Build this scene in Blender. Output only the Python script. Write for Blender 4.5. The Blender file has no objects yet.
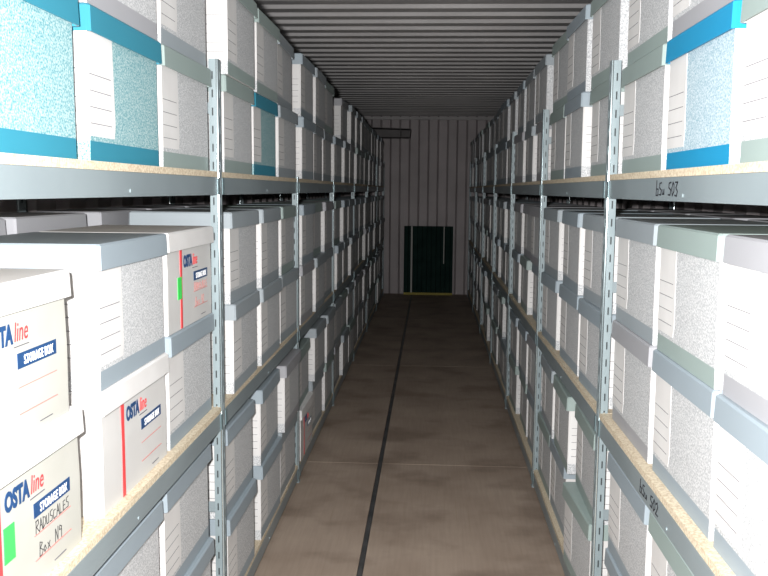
import bpy, bmesh, math, random
from mathutils import Vector, Matrix
random.seed(7)
sc = bpy.context.scene
col = sc.collection

# ------------------------------------------------------------------ helpers
def link(o, parent=None):
    col.objects.link(o)
    if parent is not None:
        o.parent = parent
    return o

def obj(name, bm, mats, parent=None, smooth=False):
    me = bpy.data.meshes.new(name)
    bmesh.ops.recalc_face_normals(bm, faces=bm.faces[:])
    bm.to_mesh(me); bm.free()
    for m in (mats if isinstance(mats, (list, tuple)) else [mats]):
        me.materials.append(m)
    if smooth:
        for p in me.polygons: p.use_smooth = True
    return link(bpy.data.objects.new(name, me), parent)

def tag(o, label=None, cat=None, group=None, kind=None):
    if label: o['label'] = label
    if cat: o['category'] = cat
    if group: o['group'] = group
    if kind: o['kind'] = kind
    return o

def empty(name, loc=(0, 0, 0), rz=0.0):
    o = bpy.data.objects.new(name, None)
    o.empty_display_size = .05
    link(o); o.location = loc; o.rotation_euler = (0, 0, rz)
    return o

def add_box(bm, x0, x1, y0, y1, z0, z1, mi=0):
    vs = [bm.verts.new((x, y, z)) for z in (z0, z1) for x, y in ((x0, y0), (x1, y0), (x1, y1), (x0, y1))]
    fs = [(0, 3, 2, 1), (4, 5, 6, 7), (0, 1, 5, 4), (1, 2, 6, 5), (2, 3, 7, 6), (3, 0, 4, 7)]
    out = []
    for f in fs:
        fc = bm.faces.new([vs[i] for i in f]); fc.material_index = mi; out.append(fc)
    return out

def add_prism(bm, pts, axis, a, b, mi=0):
    """closed outline pts (2D) swept along axis from a to b"""
    def P(u, v, w):
        return {'x': (w, u, v), 'y': (u, w, v), 'z': (u, v, w)}[axis]
    A = [bm.verts.new(P(u, v, a)) for u, v in pts]
    B = [bm.verts.new(P(u, v, b)) for u, v in pts]
    n = len(pts)
    fs = [bm.faces.new(A[::-1]), bm.faces.new(B)]
    for i in range(n):
        j = (i + 1) % n
        fs.append(bm.faces.new((A[i], A[j], B[j], B[i])))
    for f in fs: f.material_index = mi
    return fs

def ring(hx, hy, c, z):
    """rectangle outline with chamfered corners"""
    return [(-hx + c, -hy, z), (hx - c, -hy, z), (hx, -hy + c, z), (hx, hy - c, z),
            (hx - c, hy, z), (-hx + c, hy, z), (-hx, hy - c, z), (-hx, -hy + c, z)]

# ------------------------------------------------------------------ materials
def mat(name, rgb=(.5, .5, .5), rough=.6, metal=0.0, spec=.5):
    m = bpy.data.materials.new(name); m.use_nodes = True
    b = m.node_tree.nodes['Principled BSDF']
    b.inputs['Base Color'].default_value = (*rgb, 1)
    b.inputs['Roughness'].default_value = rough
    b.inputs['Metallic'].default_value = metal
    b.inputs['Specular IOR Level'].default_value = spec
    return m

def noisy(name, c1, c2, scale, rough=.6, metal=0.0, lo=.35, hi=.65, detail=3, stretch=(1, 1, 1), bump=0, spec=.4, world=False):
    m = mat(name, c1, rough, metal, spec)
    nt = m.node_tree; N = nt.nodes; L = nt.links
    b = N['Principled BSDF']
    tc = N.new('ShaderNodeTexCoord'); mp = N.new('ShaderNodeMapping')
    mp.inputs['Scale'].default_value = stretch
    L.new(tc.outputs['Object'], mp.inputs['Vector'])
    n = N.new('ShaderNodeTexNoise'); n.inputs['Scale'].default_value = scale; n.inputs['Detail'].default_value = detail
    L.new(mp.outputs[0], n.inputs['Vector'])
    r = N.new('ShaderNodeValToRGB')
    r.color_ramp.elements[0].position = lo; r.color_ramp.elements[0].color = (*c1, 1)
    r.color_ramp.elements[1].position = hi; r.color_ramp.elements[1].color = (*c2, 1)
    L.new(n.outputs['Fac'], r.inputs['Fac']); L.new(r.outputs['Color'], b.inputs['Base Color'])
    if bump:
        bp = N.new('ShaderNodeBump'); bp.inputs['Strength'].default_value = bump; bp.inputs['Distance'].default_value = .002
        L.new(n.outputs['Fac'], bp.inputs['Height']); L.new(bp.outputs[0], b.inputs['Normal'])
    return m

WHITE = noisy('white_card', (.64, .632, .625), (.70, .695, .69), 6, .55, bump=.0)
CREAM = noisy('cream_card', (.395, .395, .36), (.45, .45, .415), 5, .55)
PALE = noisy('off_white_card', (.53, .525, .515), (.58, .575, .565), 5, .55)
LINE = mat('printed_rule', (.13, .13, .15), .6)
REDLINE = mat('red_rule', (.62, .22, .20), .6)
DIM = .87
SW = {'grey': (.33, .375, .405), 'green': (.31, .385, .37), 'blue': (.31, .37, .415), 'mauve': (.37, .375, .40),
      'teal': (.035, .235, .33), 'cyan': (.012, .27, .50)}
BAND = {k: noisy(k + '_band', tuple(c * DIM for c in v), tuple(c * DIM * 1.06 for c in v), 4, .5) for k, v in SW.items()}
def speck(k, dark, light):
    dark = tuple(c * DIM for c in dark); light = tuple(c * DIM for c in light)
    return noisy(k + '_speckle', dark, light, 270, .6, lo=.36, hi=.62, detail=2)
SPK = {k: speck('pale', (.40, .42, .44), (.74, .75, .76)) for k in ('grey',)}
for k in ('green', 'blue', 'mauve'): SPK[k] = SPK['grey']
SPK['teal'] = speck('teal', (.09, .30, .35), (.47, .62, .63))
SPK['cyan'] = speck('cyan', (.24, .42, .52), (.66, .75, .80))
PAINT = noisy('blue_grey_paint', (.225, .27, .29), (.26, .31, .33), 3, .38, .1, spec=.6)
POSTM = noisy('pale_blue_grey_metal', (.23, .285, .305), (.275, .335, .355), 5, .42, .15, spec=.4)
BEAD = mat('highlight_edge', (.50, .58, .60), .16, .9)  # brighter, glossier than the post, put in to give its corner the flash highlight
HOLLOW = mat('dark_slot_shade', (.05, .06, .065), .6, .2)  # shade behind the post slots, put in as a dark colour
CLIPM = mat('dark_connector_paint', (.17, .24, .26), .35, .3)
NAVY = mat('navy_print', (.012, .055, .16), .5)
RED = mat('red_print', (.70, .055, .06), .5)
GREEN = mat('green_sticker', (.05, .62, .10), .5)
INK = mat('black_marker', (.012, .012, .018), .6)
PWHITE = mat('white_print', (.88, .88, .88), .5)
CHIP = noisy('chipboard', (.49, .39, .27), (.68, .60, .46), 190, .75, lo=.36, hi=.60, detail=4, bump=.2)
STEELW = noisy('container_wall_paint', (.36, .327, .332), (.445, .405, .412), 2.2, .55, .0, detail=6)
ROOFM = noisy('container_roof_paint', (.40, .39, .39), (.48, .468, .468), 2.0, .5, .0, detail=6, spec=.2)
DGREEN = noisy('dark_green_paint', (.010, .026, .023), (.016, .036, .031), 6, .9, spec=.08)
YELLOW = mat('yellow_paint', (.30, .25, .03), .6)
STRAPM = mat('pale_strap', (.40, .40, .38), .6)
TRAYM = noisy('dull_grey_card', (.12, .115, .115), (.17, .16, .16), 5, .7)
STRIP = noisy('worn_steel_strip', (.07, .075, .08), (.14, .14, .14), 9, .4, .5)

def floor_mat():
    m = mat('plywood_floor', (.2, .15, .12), .62)
    nt = m.node_tree; N = nt.nodes; L = nt.links; b = N['Principled BSDF']
    tc = N.new('ShaderNodeTexCoord')
    def noise(scale, st, detail=5):
        mp = N.new('ShaderNodeMapping'); mp.inputs['Scale'].default_value = st
        L.new(tc.outputs['Object'], mp.inputs['Vector'])
        n = N.new('ShaderNodeTexNoise'); n.inputs['Scale'].default_value = scale; n.inputs['Detail'].default_value = detail
        L.new(mp.outputs[0], n.inputs['Vector']); return n
    def ramp(src, lo, hi, c1, c2):
        r = N.new('ShaderNodeValToRGB'); e = r.color_ramp.elements
        e[0].position = lo; e[1].position = hi; e[0].color = (*c1, 1); e[1].color = (*c2, 1)
        L.new(src, r.inputs['Fac']); return r
    base = ramp(noise(3.0, (1, 1, 1)).outputs['Fac'], .3, .7, (.31, .238, .185), (.405, .322, .257))
    grain = ramp(noise(14, (6, .35, 1), 4).outputs['Fac'], .35, .62, (.90, .90, .90), (1, 1, 1))
    stain = ramp(noise(2.6, (1.2, 1.6, 1), 6).outputs['Fac'], .34, .50, (.70, .68, .67), (1, 1, 1))
    # scratches along the length of the aisle
    scr = ramp(noise(30, (3, .06, 1), 2).outputs['Fac'], .66, .72, (0, 0, 0), (.6, .6, .6))
    def mix(t, f, a, c):
        x = N.new('ShaderNodeMix'); x.data_type = 'RGBA'; x.blend_type = t
        if isinstance(f, float): x.inputs[0].default_value = f
        else: L.new(f, x.inputs[0])
        L.new(a, x.inputs[6])
        if isinstance(c, tuple): x.inputs[7].default_value = (*c, 1)
        else: L.new(c, x.inputs[7])
        return x.outputs[2]
    o = mix('MULTIPLY', .8, base.outputs[0], grain.outputs[0])
    o = mix('MULTIPLY', .9, o, stain.outputs[0])
    o = mix('MIX', scr.outputs[0], o, (.30, .23, .17))
    # sheet joints across the aisle every 2.4 m
    L.new(o, b.inputs['Base Color'])
    bp = N.new('ShaderNodeBump'); bp.inputs['Strength'].default_value = .25; bp.inputs['Distance'].default_value = .003
    L.new(grain.outputs[0], bp.inputs['Height']); L.new(bp.outputs[0], b.inputs['Normal'])
    return m
FLOORM = floor_mat()

# ------------------------------------------------------------------ the container
WL, WR, Y0, Y1, HT = -1.245, 1.135, -.62, 11.36, 2.375
def struct(name, bm, m):
    return tag(obj(name, bm, m), kind='structure')

bm = bmesh.new()
YS = [Y0, 1.75, 4.19, 6.63, 9.07, Y1]              # plywood sheets with a thin joint between them
for a, b in zip(YS[:-1], YS[1:]):
    for x0, x1 in ((WL - .03, -.249), (-.227, WR + .03)):
        add_box(bm, x0, x1, a + .002, b - .002, -.028, 0)
add_box(bm, WL - .03, WR + .03, Y0, Y1, -.06, -.0285)
struct('floor', bm, FLOORM)
bm = bmesh.new()
add_box(bm, -.2475, -.2285, Y0, Y1, -.028, -.003)
add_box(bm, -.2415, -.2345, Y0, Y1, -.003, .0)
struct('trim_1', bm, STRIP)

def corrugate(p0, p1, flat, slope, depth, start_out=True):
    """trapezoid profile: list of (along, offset)"""
    pts = []; s = p0; lvl = 0
    pts.append((s, 0))
    while s < p1:
        s2 = min(s + flat, p1); pts.append((s2, lvl * depth)); s = s2
        if s >= p1: break
        s2 = min(s + slope, p1); lvl = 1 - lvl; pts.append((s2, lvl * depth)); s = s2
    return pts

# ceiling: corrugations run across, profile along y
prof = corrugate(Y0, Y1, .090, .012, .019)
bm = bmesh.new()
outl = [(y, HT - .019 + o) for y, o in prof] + [(Y1, HT + .02), (Y0, HT + .02)]
def strip_prism(bm, prof, place, t):
    lo = [place(s, o) for s, o in prof]; hi = [place(s, o + t) for s, o in prof]
    return lo, hi
def sheet(bm, prof, fa, fb, t):
    """corrugated sheet; fa/fb map (along, offset) to the two long edges"""
    rows = []
    for s, o in prof:
        rows.append([bm.verts.new(fa(s, o)), bm.verts.new(fb(s, o)), bm.verts.new(fb(s, o + t)), bm.verts.new(fa(s, o + t))])
    for r, q in zip(rows[:-1], rows[1:]):
        for i in range(4):
            j = (i + 1) % 4
            bm.faces.new((r[i], r[j], q[j], q[i]))
    bm.faces.new(rows[0][::-1]); bm.faces.new(rows[-1])
sheet(bm, prof, lambda s, o: (WL - .04, s, HT - .019 + o), lambda s, o: (WR + .04, s, HT - .019 + o), .004)
struct('ceiling', bm, ROOFM)
prof = corrugate(Y0, Y1, .095, .03, .036)
bm = bmesh.new(); sheet(bm, prof, lambda s, o: (WL - o, s, -.05), lambda s, o: (WL - o, s, HT), .003)
struct('wall_left', bm, STEELW)
bm = bmesh.new(); sheet(bm, prof, lambda s, o: (WR + o, s, -.05), lambda s, o: (WR + o, s, HT), .003)
struct('wall_right', bm, STEELW)
prof = corrugate(WL - .04, WR + .04, .100, .026, .050)
bm = bmesh.new(); sheet(bm, prof, lambda s, o: (s, Y1 + o, -.05), lambda s, o: (s, Y1 + o, HT), .003)
struct('wall_end', bm, STEELW)
bm = bmesh.new()
add_box(bm, WL, WR, Y1 - .03, Y1 + .03, 2.31, HT - .03)
struct('trim_2', bm, ROOFM)
bm = bmesh.new()
for x0, x1 in ((WL - .001, WL + .0015), (WR - .0015, WR + .001)):
    add_box(bm, x0, x1, Y0, Y1 - .035, 2.30, HT - .019)
struct('trim_3', bm, ROOFM)

# dark green corrugated sheet against the end wall
pr = empty('corrugated_sheet', (-.022, 11.26, 0))
tag(pr, 'dark green corrugated metal sheet leaning upright against the end wall', 'metal sheet')
bm = bmesh.new()
prof = corrugate(-.325, .325, .050, .012, .022)
sheet(bm, prof, lambda s, o: (s, o, .03), lambda s, o: (s, o + .035, .915), .004)
obj('panel', bm, DGREEN, pr)
bm = bmesh.new(); add_box(bm, -.325, .325, -.012, .03, 0, .03)
obj('bottom_rail', bm, YELLOW, pr)
for x, w, m in ((-.222, .011, STRAPM), (.205, .006, STRAPM)):
    bm = bmesh.new(); add_box(bm, x - w, x + w, -.010, -.002, .03 if w > .01 else .42, .915)
    obj('strap', bm, m, pr)

# ------------------------------------------------------------------ shelving racks
S = 1.45
PL, PR, DL, DR = -.608, .499, 2.425, 2.450
ZS = (.085, .745, 1.4365); BT = .016; BH = .050; ZT = 1.753; RD = .60

def slot_strip(bm, put, w, uc, z0, z1, phase, sw=.0042, sh=.022, pitch=.0508):
    """flat strip with a row of real slots; put(u, z, n) gives the point, n = 0/1 side"""
    zs = [z0]; z = z0 + phase
    while z + sh < z1 - .004:
        zs += [z, z + sh]; z += pitch
    zs.append(z1)
    us = [0, uc - sw / 2, uc + sw / 2, w]
    G = [[[bm.verts.new(put(u, zz, n)) for u in us] for zz in zs] for n in (0, 1)]
    nz = len(zs)
    for k in range(nz - 1):
        hole = (k % 2 == 1) and k < nz - 1
        for c in range(3):
            if hole and c == 1: continue
            for n in (0, 1):
                g = G[n]
                bm.faces.new((g[k][c], g[k][c + 1], g[k + 1][c + 1], g[k + 1][c]))
        if hole:
            for (a, b) in (((k, 1), (k + 1, 1)), ((k + 1, 1), (k + 1, 2)), ((k + 1, 2), (k, 2)), ((k, 2), (k, 1))):
                bm.faces.new((G[0][a[0]][a[1]], G[0][b[0]][b[1]], G[1][b[0]][b[1]], G[1][a[0]][a[1]]))
        for c in (0, 3):
            bm.faces.new((G[0][k][c], G[0][k + 1][c], G[1][k + 1][c], G[1][k][c]))
    for k in (0, nz - 1):
        for c in range(3):
            bm.faces.new((G[0][k][c], G[0][k][c + 1], G[1][k][c + 1], G[1][k][c]))

def post_mesh(sx, back=False, ZT=ZT):
    """angle post: corner at the origin; sx = direction towards the wall"""
    bm = bmesh.new(); t = .0022
    d = -sx if back else sx
    slot_strip(bm, lambda u, z, n: (d * (u + t), n * t, z), .024, .014, 0, ZT, .02)
    slot_strip(bm, lambda u, z, n: (d * n * t, u, z), .032, .018, 0, ZT, .02)
    # rounded outer corner bead
    pts = [(d * (.0036 + .0042 * math.cos(a)), .0036 + .0042 * math.sin(a)) for a in [i * math.pi / 6 for i in range(12)]]
    add_prism(bm, pts, 'z', 0, ZT, 1)
    # added rear flange, coloured dark so the slots read as shaded
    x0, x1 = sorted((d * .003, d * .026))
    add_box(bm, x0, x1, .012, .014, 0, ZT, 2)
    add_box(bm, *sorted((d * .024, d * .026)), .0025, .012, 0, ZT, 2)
    # foot plate
    x0, x1 = sorted((d * -.003, d * .032))
    add_box(bm, x0, x1, -.003, .038, 0, .003)
    bmesh.ops.recalc_face_normals(bm, faces=bm.faces[:])
    me = bpy.data.meshes.new('post'); bm.to_mesh(me); bm.free()
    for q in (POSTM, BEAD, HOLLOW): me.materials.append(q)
    return me

def rack(name, cx, d0, sx, label):
    root = empty(name, (cx, 0, 0)); tag(root, label, 'shelving')
    pf, pb = post_mesh(sx), post_mesh(sx, True)
    ys = [d0 + S * k for k in range(-1, 7)]
    pshort = post_mesh(sx, False, ZS[2] + .008)
    for pi, y in enumerate(ys):
        short = sx < 0 and pi in (2, 3, 4)
        for me, x in ((pshort if short else pf, 0), (pb, sx * RD)):
            o = bpy.data.objects.new('post', me); link(o, root); o.location = (x, y, 0)
        for z in (.42, .98, 1.10) + (() if short else (1.60,)):
            bm = bmesh.new()
            x0, x1 = sorted((sx * .027, sx * (RD - .027)))
            add_box(bm, x0, x1, y + .003, y + .006, z, z + .032)
            obj('cross_brace', bm, PAINT, root)
    nb = len(ys) - 1
    for li, zt in enumerate(ZS):
        for k in range(nb):
            y0, y1 = ys[k] + .004, ys[k + 1] - .001
            bm = bmesh.new()
            x0, x1 = sorted((sx * .0035, sx * (RD - .004)))
            add_box(bm, x0, x1, y0, y1, zt - BT, zt)
            bd = obj('shelf_board', bm, CHIP, root)
            for back in (0, 1):
                bm = bmesh.new()
                # C section beam: web and two lips
                f = sx * (RD - .0045) if back else sx * .0024
                g = -sx if back else sx
                zt2 = zt - BT - .0005; zb = zt2 - BH
                pts = [(f, zb), (f, zt2), (f + g * .024, zt2), (f + g * .024, zt2 - .002), (f + g * .002, zt2 - .002),
                       (f + g * .002, zb + .002), (f + g * .016, zb + .002), (f + g * .016, zb)]
                add_prism(bm, pts, 'y', y0, y1)
                # pressed groove along the face and a rivet or two
                bmm = obj('beam', bm, PAINT, root)
                if not back:
                    for yy0, yy1 in ((y0 + .001, y0 + .036), (y1 - .016, y1)):
                        bm = bmesh.new()
                        a, b = sorted((f - g * .0035, f - g * .0008))
                        if yy0 > y0 + .5:
                            add_box(bm, a, b, yy0, yy1, zb + .001, zt2 - .002)
                        else:
                            add_box(bm, a, b, yy0 + .034, yy1 + .018, zb + .001, zt2 - .002)
                        obj('connector_plate', bm, CLIPM, bmm)
                    bm = bmesh.new()
                    for yy in (y0 + .5 * S,):
                        add_prism(bm, [(yy + .004 * math.cos(i * math.pi / 4), zb + .012 + .004 * math.sin(i * math.pi / 4)) for i in range(8)], 'x', f, f - g * .002)
                    obj('rivet', bm, POSTM, bmm)
                    if (name, li, k) in WRITE:
                        u0, txt = WRITE[(name, li, k)]
                        w = strokes_obj('handwriting', txt, .052 if li == 2 else .05, .0030, INK, bmm)
                        tag(w, 'black marker handwriting')
                        # text runs towards the viewer's right
                        w.rotation_euler = (math.pi / 2, 0, -math.pi / 2 if sx > 0 else math.pi / 2)
                        w.location = (f - g * .0006, u0, zb + .011); w.scale = (1.35, 1, 1)
    return root

# ---- handwriting: polyline strokes given in a unit cell, drawn as thin ribbons of ink
G = {
 'R': [[(0, 0), (.05, 1)], [(.0, .95), (.4, 1), (.45, .7), (.1, .5), (.55, 0)]],
 'A': [[(0, 0), (.25, .95), (.5, 0)], [(.1, .4), (.42, .42)]],
 'D': [[(0, 0), (.05, .9)], [(0, .9), (.4, .75), (.45, .3), (0, 0)]],
 'U': [[(0, .8), (.05, .1), (.35, .1), (.4, .8)]],
 'S': [[(.45, .9), (.1, .85), (.08, .55), (.42, .4), (.35, .05), (0, .08)]],
 'C': [[(.4, .7), (.1, .7), (.02, .3), (.1, .03), (.42, .1)]],
 'L': [[(.02, .85), (.05, .03), (.4, .05)]],
 'E': [[(.4, .8), (.05, .8), (.03, .05), (.42, .08)], [(.05, .45), (.35, .45)]],
 'B': [[(0, 0), (.08, 1), (.42, .85), (.1, .55), (.5, .3), (.35, .02), (0, 0)]],
 'o': [[(.2, .5), (.02, .3), (.15, .03), (.36, .2), (.2, .5)]],
 'x': [[(.02, .5), (.36, .02)], [(.36, .5), (.0, .02)]],
 'N': [[(0, 0), (.05, .95), (.4, .05), (.45, 1)]],
 '9': [[(.42, .8), (.15, .95), (.05, .65), (.4, .6), (.42, .8), (.38, .0)]],
 'b': [[(.10, 1.05), (.02, .02), (.36, .02), (.42, .45), (.05, .48)]],
 'u': [[(.02, .4), (.08, .1), (.3, .12), (.36, .42), (.4, .1)]],
 '0': [[(.2, .9), (.02, .5), (.15, .02), (.42, .3), (.4, .75), (.2, .9)]],
 '3': [[(.02, .9), (.42, .9), (.15, .55), (.42, .3), (.3, .0), (.0, .05)]],
 '4': [[(.25, 1), (0, .4), (.45, .42)], [(.35, .8), (.33, 0)]],
 '2': [[(.02, .75), (.25, .95), (.4, .7), (0, .02), (.45, .05)]],
 ' ': [],
}
def strokes_mesh(bm, txt, size, w, ox=0, oy=0, adv=.58, mi=0):
    h = size * .6; x = ox
    for ch in txt:
        for st in G[ch]:
            for (a, b) in zip(st[:-1], st[1:]):
                p = Vector((x + a[0] * h, oy + a[1] * h)); q = Vector((x + b[0] * h, oy + b[1] * h))
                d = (q - p).normalized(); n = Vector((-d.y, d.x)) * w / 2; e = d * w * .4
                pts = [p - e - n, q + e - n, q + e + n, p - e + n]
                add_prism(bm, [(v.x, v.y) for v in pts], 'z', 0, .0004, mi)
        x += adv * h
    return x
def strokes_obj(name, txt, size, w, m, parent):
    bm = bmesh.new(); strokes_mesh(bm, txt, size, w)
    return obj(name, bm, m, parent)

WRITE = {('shelving_rack', 2, 0, 'R'): 0}
WRITE = {}
def build_racks():
    pass

# ---- printed text
def text_obj(name, s, size, m, parent, loc, shear=0, bold=0.0, sxy=(1, 1), spacing=1.0):
    cu = bpy.data.curves.new(name, 'FONT'); cu.body = s; cu.size = size; cu.shear = shear
    cu.offset = bold; cu.extrude = .0003; cu.space_character = spacing; cu.resolution_u = 3
    t = bpy.data.objects.new(name, cu); col.objects.link(t)
    dg = bpy.context.evaluated_depsgraph_get()
    me = bpy.data.meshes.new_from_object(t.evaluated_get(dg))
    bpy.data.objects.remove(t); bpy.data.curves.remove(cu)
    me.materials.clear(); me.materials.append(m)
    o = bpy.data.objects.new(name, me); link(o, parent)
    o.rotation_euler = (math.pi / 2, 0, 0); o.location = loc; o.scale = (sxy[0], sxy[1], 1)
    return o

RL = None
WRITE = {('L', 9, 9): None}

# (side name, shelf level, bay) -> (y of the first letter, text)
WRITE = {('right', 2, 0): (1.93, 'bSu S03'), ('right', 1, 0): (1.955, 'bSu S02')}
def _rack_wrap(side, cx, d0, sx, label):
    global WRITE
    full = WRITE
    WRITE = {('shelving_rack', li, k): v for (s, li, k), v in full.items() if s == side}
    r = rack('shelving_rack', cx, d0, sx, label)
    WRITE = full
    return r
_rack_wrap('left', PL, DL, -1, 'long blue-grey steel shelving rack along the left container wall')
_rack_wrap('right', PR, DR, 1, 'long blue-grey steel shelving rack along the right container wall')

# ------------------------------------------------------------------ storage boxes
BW, BD, BHH = .402, .305, .285            # body width (along the aisle), depth, height with lid
def body_bm(W=BW, D=BD, H=.276, flare=.004, band=.038, side='white'):
    """0 speckle, 1 white, 2 band, 3 rule lines"""
    bm = bmesh.new(); c = .004
    zs = [0, band, H * .5, H]
    def fl(z): return flare * (1 - z / H) ** 2
    bulge = [0, 0, 0, 0]
    R = []
    for z, bu in zip(zs, bulge):
        R.append([bm.verts.new(v) for v in ring(W / 2 + fl(z) + bu * .4, D / 2 + bu, c, z)])
    for k in range(3):
        for i in range(8):
            f = bm.faces.new((R[k][i], R[k][(i + 1) % 8], R[k + 1][(i + 1) % 8], R[k + 1][i]))
            if i in (0, 4): f.material_index = 2 if k == 0 else 0
            elif i in (1, 5): f.material_index = 1
            elif i in (2, 6): f.material_index = 1
            else: f.material_index = 1
            if i in (2, 6, 1, 5, 3, 7) and k == 0: f.material_index = 0
            if side == 'speck' and i in (1, 2, 3): f.material_index = 0
    bm.faces.new(R[0][::-1]).material_index = 1
    bm.faces.new(R[-1]).material_index = 1
    return bm
def body_mesh(key, W=BW, D=BD, side='white', plain=False):
    bm = body_bm(W, D, side=side)
    # ruled lines on both short sides
    if not plain:
        for sx in (-1, 1):
            if side == 'speck' and sx > 0: continue
            for i in range(5):
                z = .065 + i * .026
                x = sx * (W / 2 + .0044 * (1 - z / .276) ** 2 + .0012)
                a, b = sorted((x, x - sx * .003))
                for f in add_box(bm, a, b, -D / 2 + .012, D / 2 - .012, z, z + .0011): f.material_index = 3
    bmesh.ops.recalc_face_normals(bm, faces=bm.faces[:])
    me = bpy.data.meshes.new('body'); bm.to_mesh(me); bm.free()
    for m in (SPK[key], WHITE, BAND[key], LINE): me.materials.append(m)
    return me
def label_mesh(D=BD, W=BW, w=.134, mirror=False):
    """white address panel on the left end of the long face with a curved edge and rules"""
    bm = bmesh.new()
    x0 = -W / 2 - .002
    n = 9; pts = [(x0, .047)]
    for i in range(n):
        t = i / (n - 1)
        z = .047 + t * (.268 - .047)
        x = x0 + w - .010 * math.sin(math.pi * min(1, t * 1.1)) * 0 - .012 * t - (.008 if i == 0 else 0)
        pts.append((x, z + (.0 if i else .0)))
    pts.append((x0, .268))
    add_prism(bm, pts, 'y', -D / 2 - .0007, -D / 2 + .001, 0)
    for i in range(4):
        z = .070 + i * .030
        add_box(bm, x0 + .006, x0 + w - .022, -D / 2 - .0010, -D / 2 + .0005, z, z + .0013, 1)
    bmesh.ops.recalc_face_normals(bm, faces=bm.faces[:])
    me = bpy.data.meshes.new('label_panel'); bm.to_mesh(me); bm.free()
    me.materials.append(WHITE); me.materials.append(LINE)
    return me
def lid_mesh(m, W=BW + .017, D=BD + .018, h=.050, t=.003, dome=.0, top=.285):
    bm = bmesh.new()
    z0, z1 = top - h, top
    A = [bm.verts.new(v) for v in ring(W / 2 + .0015, D / 2 + .0015, .005, z0)]
    B = [bm.verts.new(v) for v in ring(W / 2, D / 2, .005, z1 - .004)]
    C = [bm.verts.new(v) for v in ring(W / 2 - .004, D / 2 - .004, .005, z1)]
    E = [bm.verts.new(v) for v in ring(W / 2 + .0015 - t, D / 2 + .0015 - t, .004, z0)]
    F = [bm.verts.new(v) for v in ring(W / 2 - t, D / 2 - t, .004, z1 - t)]
    for P, Q in ((A, B), (B, C), (E, A), (F, E)):
        for i in range(8):
            j = (i + 1) % 8
            bm.faces.new((P[i], P[j], Q[j], Q[i]))
    bm.faces.new(C); bm.faces.new(F[::-1])
    bmesh.ops.recalc_face_normals(bm, faces=bm.faces[:])
    me = bpy.data.meshes.new('lid'); bm.to_mesh(me); bm.free(); me.materials.append(m)
    return me

KEYS = ('grey', 'green', 'blue', 'mauve', 'teal', 'cyan')
BODY = {k: body_mesh(k) for k in KEYS}
BODYS = {k: body_mesh(k, side='speck') for k in KEYS}
LID = {k: lid_mesh(BAND[k]) for k in KEYS}
SHB = {k: body_mesh(k, D=.192, plain=True) for k in ('grey', 'mauve')}
SHL = {k: lid_mesh(BAND[k], D=.206) for k in ('grey', 'mauve')}
LAB = label_mesh(); SHLAB = label_mesh(D=.192)
WLID = lid_mesh(WHITE, top=.2505, h=.047)
def osta_body(face):
    bm = bmesh.new(); H = .243
    zs = (0, H * .5, H)
    R = [[bm.verts.new(v) for v in ring(BW / 2 + e, BD / 2 + b, .004, z)] for z, e, b in zip(zs, (.003, .002, 0), (.002, .003, 0))]
    for k in range(2):
        for i in range(8):
            f = bm.faces.new((R[k][i], R[k][(i + 1) % 8], R[k + 1][(i + 1) % 8], R[k + 1][i]))
            f.material_index = 0 if i in (0, 4) else 1
    bm.faces.new(R[0][::-1]); bm.faces.new(R[-1])
    bmesh.ops.recalc_face_normals(bm, faces=bm.faces[:])
    me = bpy.data.meshes.new('body'); bm.to_mesh(me); bm.free()
    me.materials.append(face); me.materials.append(WHITE)
    return me
OBODY = osta_body(CREAM); PBODY = osta_body(PALE)

COLN = {'grey': 'grey', 'green': 'greenish-grey', 'blue': 'blue-grey', 'mauve': 'pale grey', 'teal': 'teal', 'cyan': 'bright blue'}
def child(name, me, parent, loc=(0, 0, 0), rot=(0, 0, 0)):
    o = bpy.data.objects.new(name, me); link(o, parent); o.location = loc; o.rotation_euler = rot
    return o

# one prototype of each kind, copied afterwards
def make_box(key, lidkey, speckside=False, short=False):
    r = empty('storage_box')
    child('body', (SHB[key] if short else (BODYS if speckside else BODY)[key]), r)
    child('lid', (SHL[lidkey] if short else LID[lidkey]), r)
    child('label_panel', SHLAB if short else LAB, r)
    return r
def copy_tree(o, parent=None):
    c = o.copy(); col.objects.link(c); c.parent = parent
    for ch in o.children: copy_tree(ch, c)
    return c
PROTO = {}
USED = set()
def get_box(*args):
    if args not in PROTO:
        PROTO[args] = make_box(*args); return PROTO[args]
    return copy_tree(PROTO[args])

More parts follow.
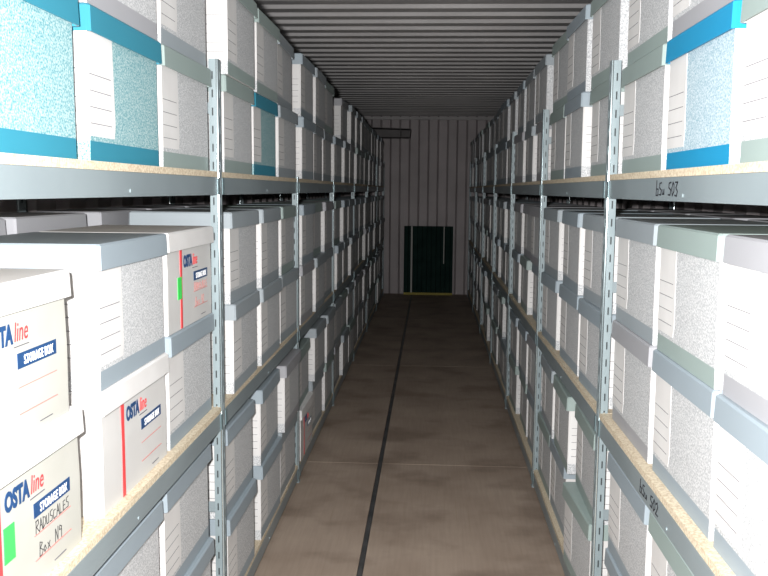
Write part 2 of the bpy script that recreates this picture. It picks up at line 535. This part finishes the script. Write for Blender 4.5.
def make_osta(hand=None, green=False, me=None):
    r = empty('storage_box')
    bd = child('body', me or OBODY, r); child('lid', WLID, r)
    yf = -BD / 2 - .0034; x0 = -BW / 2
    bm = bmesh.new(); add_box(bm, x0 + .104, x0 + .119, yf, yf + .0015, .002, .205); obj('red_stripe', bm, RED, bd)
    z0 = .156
    text_obj('printed_name', 'OSTA', .046, NAVY, bd, (x0 + .132, yf, z0), bold=.0022, sxy=(.66, .90), spacing=.98)
    text_obj('printed_name', 'line', .046, RED, bd, (x0 + .213, yf, z0), shear=.2, bold=.0, sxy=(.66, .95), spacing=1.05)
    bm = bmesh.new(); add_box(bm, x0 + .212, x0 + .262, yf, yf + .001, z0 - .009, z0 - .0075); obj('underline', bm, LINE, bd)
    bm = bmesh.new(); add_box(bm, x0 + .222, x0 + .357, yf, yf + .001, .112, .1365); tg = obj('name_bar', bm, NAVY, bd)
    text_obj('printed_words', 'STORAGE BOX', .0225, PWHITE, tg, (x0 + .243, yf - .0004, .1165), bold=.00015, sxy=(.62, .95), spacing=1.1)
    bm = bmesh.new()
    for z in (.082, .040):
        add_box(bm, x0 + .222, x0 + .357, yf, yf + .001, z, z + .0014)
    obj('writing_lines', bm, REDLINE, bd)
    bm = bmesh.new(); add_box(bm, x0 + .29, x0 + .335, yf, yf + .001, .012, .0132); obj('small_print', bm, LINE, bd)
    if green:
        bm = bmesh.new(); add_box(bm, x0 + green, x0 + green + .033, yf - .0005, yf + .001, .078, .134); obj('green_sticker', bm, GREEN, bd)
    if hand:
        bm = bmesh.new()
        strokes_mesh(bm, hand[0], .036, .0013, 0, .001, adv=.58)
        strokes_mesh(bm, hand[1], .040, .0013, .010, -.041, adv=.60)
        w = obj('handwriting', bm, INK if hand[1] == 'Box N9' else REDLINE, bd); w.rotation_euler = (math.pi / 2, 0, 0)
        w.location = (x0 + .226, yf, .084)
    return r

SHELF = ('bottom', 'middle', 'top')
ORD = ('nearest', 'middle', 'farthest')
BAYN = ('in the bay before the first visible post', 'in the bay behind the first post', 'in the bay behind the second post',
        'in the bay behind the third post', 'in the bay behind the fourth post', 'in the bay behind the fifth post',
        'in the bay behind the sixth post')
def place(o, side, D, base, level, lay, bay, slot, desc, dx=0, rz=0.0, ry=0.0, row='front'):
    depth = BD + .018 if row == 'front' else .206
    off = .014 if row == 'front' else .014 + BD + .018 + .037
    x = (PL - off - depth / 2 - dx) if side == 'left' else (PR + off + depth / 2 + dx)
    o.location = (x, D, base)
    o.rotation_euler = (0, ry, (math.pi / 2 if side == 'left' else -math.pi / 2) + rz)
    lw = {0: 'lower', 1: 'upper'}[lay]
    bn = ('first', 'second', 'third', 'fourth', 'fifth', 'sixth', 'seventh')[bay]
    if row == 'front':
        lab = '%s, %s layer, %s in %s bay, %s shelf, %s rack' % (desc, lw, ORD[slot], bn, SHELF[level], side)
    else:
        lab = '%s, back row, %s layer, %s in %s bay, %s rack' % (desc, lw, ORD[slot], bn, side)
    tag(o, lab, 'box', 'boxes on the %s shelf of the %s rack' % (SHELF[level], side))

# explicit stacks near the camera: (side, level, bay, slot) -> centre D, (kind lower, kind upper)
EX = {
 ('left', 2, 0, 0): (1.305, 'teal', 'teal'), ('left', 2, 0, 1): (1.762, 'teal', 'mauve'), ('left', 2, 0, 2): (2.197, 'green', 'grey'),
 ('left', 2, 1, 0): (2.715, 'green', 'green'), ('left', 2, 1, 1): (3.165, 'teal', 'green'), ('left', 2, 1, 2): (3.60, 'grey', 'grey'),
 ('left', 1, 0, 0): (1.258, 'O1', 'O2'), ('left', 1, 0, 1): (1.770, 'O3', 'blue'), ('left', 1, 0, 2): (2.198, 'blue', 'O4'),
 ('left', 1, 1, 0): (2.77, 'grey', 'grey'), ('left', 1, 1, 1): (3.20, 'grey', 'grey'), ('left', 1, 1, 2): (3.66, 'grey', 'green'),
 ('left', 0, 0, 1): (1.70, 'blue', 'blue'), ('left', 0, 0, 2): (2.155, 'blue', 'blue'),
 ('left', 0, 1, 0): (2.685, 'blue', 'blue'), ('left', 0, 1, 1): (3.20, 'blue', 'blue'),
 ('left', 0, 2, 0): (4.13, 'O5', 'green'),
 ('right', 2, 0, 0): (1.285, 'green', 'green'), ('right', 2, 0, 1): (1.750, 'cyan', 'mauve'), ('right', 2, 0, 2): (2.190, 'green', 'green'),
 ('right', 2, 1, 0): (2.70, 'green', 'green'), ('right', 2, 1, 1): (3.125, 'blue', 'blue'), ('right', 2, 1, 2): (3.55, 'green', 'green'),
 ('right', 1, 0, 0): (1.315, 'blue', 'mauve'), ('right', 1, 0, 1): (1.748, 'blue', 'green'), ('right', 1, 0, 2): (2.195, 'mauve', 'grey'),
 ('right', 1, 1, 0): (2.70, 'blue', 'grey'), ('right', 1, 1, 1): (3.14, 'blue', 'blue'),
 ('right', 0, 0, 0): (1.47, 'green', 'green'), ('right', 0, 0, 1): (1.905, 'green', 'green'), ('right', 0, 0, 2): (2.2, 'blue', 'blue'),
 ('right', 0, 1, 0): (2.725, 'green', 'green'),
}
EX[('right', 0, 0, 0)] = (1.262, 'green', 'green'); EX[('right', 0, 0, 1)] = (1.72, 'green', 'green'); EX[('right', 0, 0, 2)] = (2.17, 'blue', 'blue')
OSTA = {'O1': (('RADUSCALES', 'Box N9'), .125), 'O2': (None, False), 'O3': (None, False), 'O4': (('RADUSCALES', 'Box 42'), .080), 'O5': (None, False)}
ODESC = {'O1': 'cream box with green sticker, handwriting', 'O2': 'cream box with blank red lines',
         'O3': 'white box with red stripe', 'O4': 'white box with slim green sticker', 'O5': 'cream box with red stripe'}
OV = {('left', 1, 0, 0, 1): (1.226, .002, 0), ('right', 0, 1, 0, 0): (2.74, -.022, .05), ('right', 0, 1, 1, 0): (3.298, 0, 0), ('right', 0, 1, 2, 0): (3.698, 0, 0)}
SKIP = {('left', 2, 3, 0, 1)}
for side in ('left', 'right'):
    d0 = DL if side == 'left' else DR
    for bay in range(7):
        bs = d0 + S * (bay - 1)
        for level in range(3):
            for slot in range(3):
                e = EX.get((side, level, bay, slot))
                if e: D = e[0]; kinds = e[1:]
                else:
                    D = bs + .030 + .2355 + slot * .463 + random.uniform(-.012, .016)
                    w = ('grey', 'grey', 'green', 'blue', 'mauve')
                    kinds = (random.choice(w), random.choice(w))
                z = ZS[level] + .0003
                for lay, kd in enumerate(kinds):
                    if (side, level, bay, slot, lay) in SKIP: continue
                    far = bay > 0
                    rz = random.uniform(-.022, .022) if far else random.uniform(-.006, .006)
                    dx = (random.uniform(-.034, -.008) if side == 'left' else random.uniform(-.012, .010)) if far else random.uniform(0, .006)
                    jd = random.uniform(-.006, .006) if far else 0
                    ov = OV.get((side, level, bay, slot, lay)); Dd = D
                    if ov: Dd, dx, rz = ov; jd = 0
                    if kd[0] == 'O':
                        o = make_osta(*OSTA[kd], me=OBODY if kd in ('O1', 'O2') else PBODY); desc = ODESC[kd]; h = .2515
                    else:
                        lk = kd
                        sp = (side == 'right' and level == 2 and lay == 1)
                        o = get_box(kd, lk, sp, False)
                        desc = COLN[kd] + ' banded storage box'; h = .2858
                    place(o, side, Dd + jd, z, level, lay, bay, slot, desc, dx, rz)
                    if far: o.scale = (.94, 1, 1)
                    z += h
# back row on the middle shelf, seen over the lids of the front row
for side in ('left', 'right'):
    d0 = DL if side == 'left' else DR
    for bay in (0, 1):
        for slot in range(3):
            D = d0 + S * (bay - 1) + .035 + .2355 + slot * .463
            z = ZS[1] + .0003
            for lay in (0, 1):
                o = get_box('grey', 'mauve' if lay else 'grey', False, True)
                place(o, side, D, z, 1, lay, bay, slot, 'narrow grey storage box', 0, 0, row='back')
                z += .2858

# open carton lying on its side at the far end of the left top shelf, sticking out over the aisle
t = empty('open_carton', (-.50, 10.30, 2.0115)); tag(t, 'dark grey open carton sticking out over the aisle at the far left top', 'carton')
bm = bmesh.new()
pts = [(-.23, 0), (.24, -.0), (.25, .10), (-.22, .115)]
inn = [(-.222, .005), (.234, .005), (.243, .095), (-.213, .109)]
A = [bm.verts.new((x, -.14, z)) for x, z in pts]; B = [bm.verts.new((x, -.14, z)) for x, z in inn]
A2 = [bm.verts.new((x, .14, z)) for x, z in pts]; B2 = [bm.verts.new((x, .132, z)) for x, z in inn]
for i in range(4):
    k = (i + 1) % 4
    bm.faces.new((A[i], A[k], B[k], B[i])); bm.faces.new((A[i], A[k], A2[k], A2[i])); bm.faces.new((B[i], B[k], B2[k], B2[i]))
bm.faces.new(A2); bm.faces.new(B2)
obj('shell', bm, TRAYM, t)
bm = bmesh.new(); add_box(bm, .125, .131, -.138, .13, .005, .098); obj('divider', bm, TRAYM, t)

# ------------------------------------------------------------------ light
ld = bpy.data.lights.new('camera_flash', 'AREA'); ld.shape = 'RECTANGLE'; ld.size = .05; ld.size_y = .03
ld.energy = 124; ld.color = (1, .985, .97)
fl = bpy.data.objects.new('camera_flash', ld); link(fl)
w = bpy.data.worlds.new('daylight'); sc.world = w; w.use_nodes = True
bg = w.node_tree.nodes['Background']; bg.inputs['Color'].default_value = (.80, .90, 1, 1); bg.inputs['Strength'].default_value = .04

# ------------------------------------------------------------------ camera
f, yaw, pit, roll, H = 847.5, .0539, .1152, -.0087, 1.3883
c, s = math.cos(yaw), math.sin(yaw)
right = Vector((c, s, 0)); fw = Vector((-s, c, 0)); up = Vector((0, 0, 1))
c, s = math.cos(pit), math.sin(pit)
up2 = up * c + fw * s; fw2 = fw * c - up * s
c, s = math.cos(roll), math.sin(roll)
r3 = right * c - up2 * s; u3 = right * s + up2 * c
cd = bpy.data.cameras.new('camera'); cam = bpy.data.objects.new('camera', cd); link(cam)
cd.sensor_width = 36; cd.lens = f / 768 * 36; cd.clip_start = .02
M = Matrix((r3, u3, -fw2)).transposed().to_4x4(); M.translation = Vector((0, 0, H))
cam.matrix_world = M
sc.camera = cam
M2 = M.copy(); M2.translation = Vector((0, 0, H)) + u3 * .045 - r3 * .085 + fw2 * .03
fl.matrix_world = M2

vs = sc.view_settings
vs.view_transform = 'Standard'; vs.look = 'None'; vs.gamma = 1; vs.use_curve_mapping = False
vs.exposure = 0.0
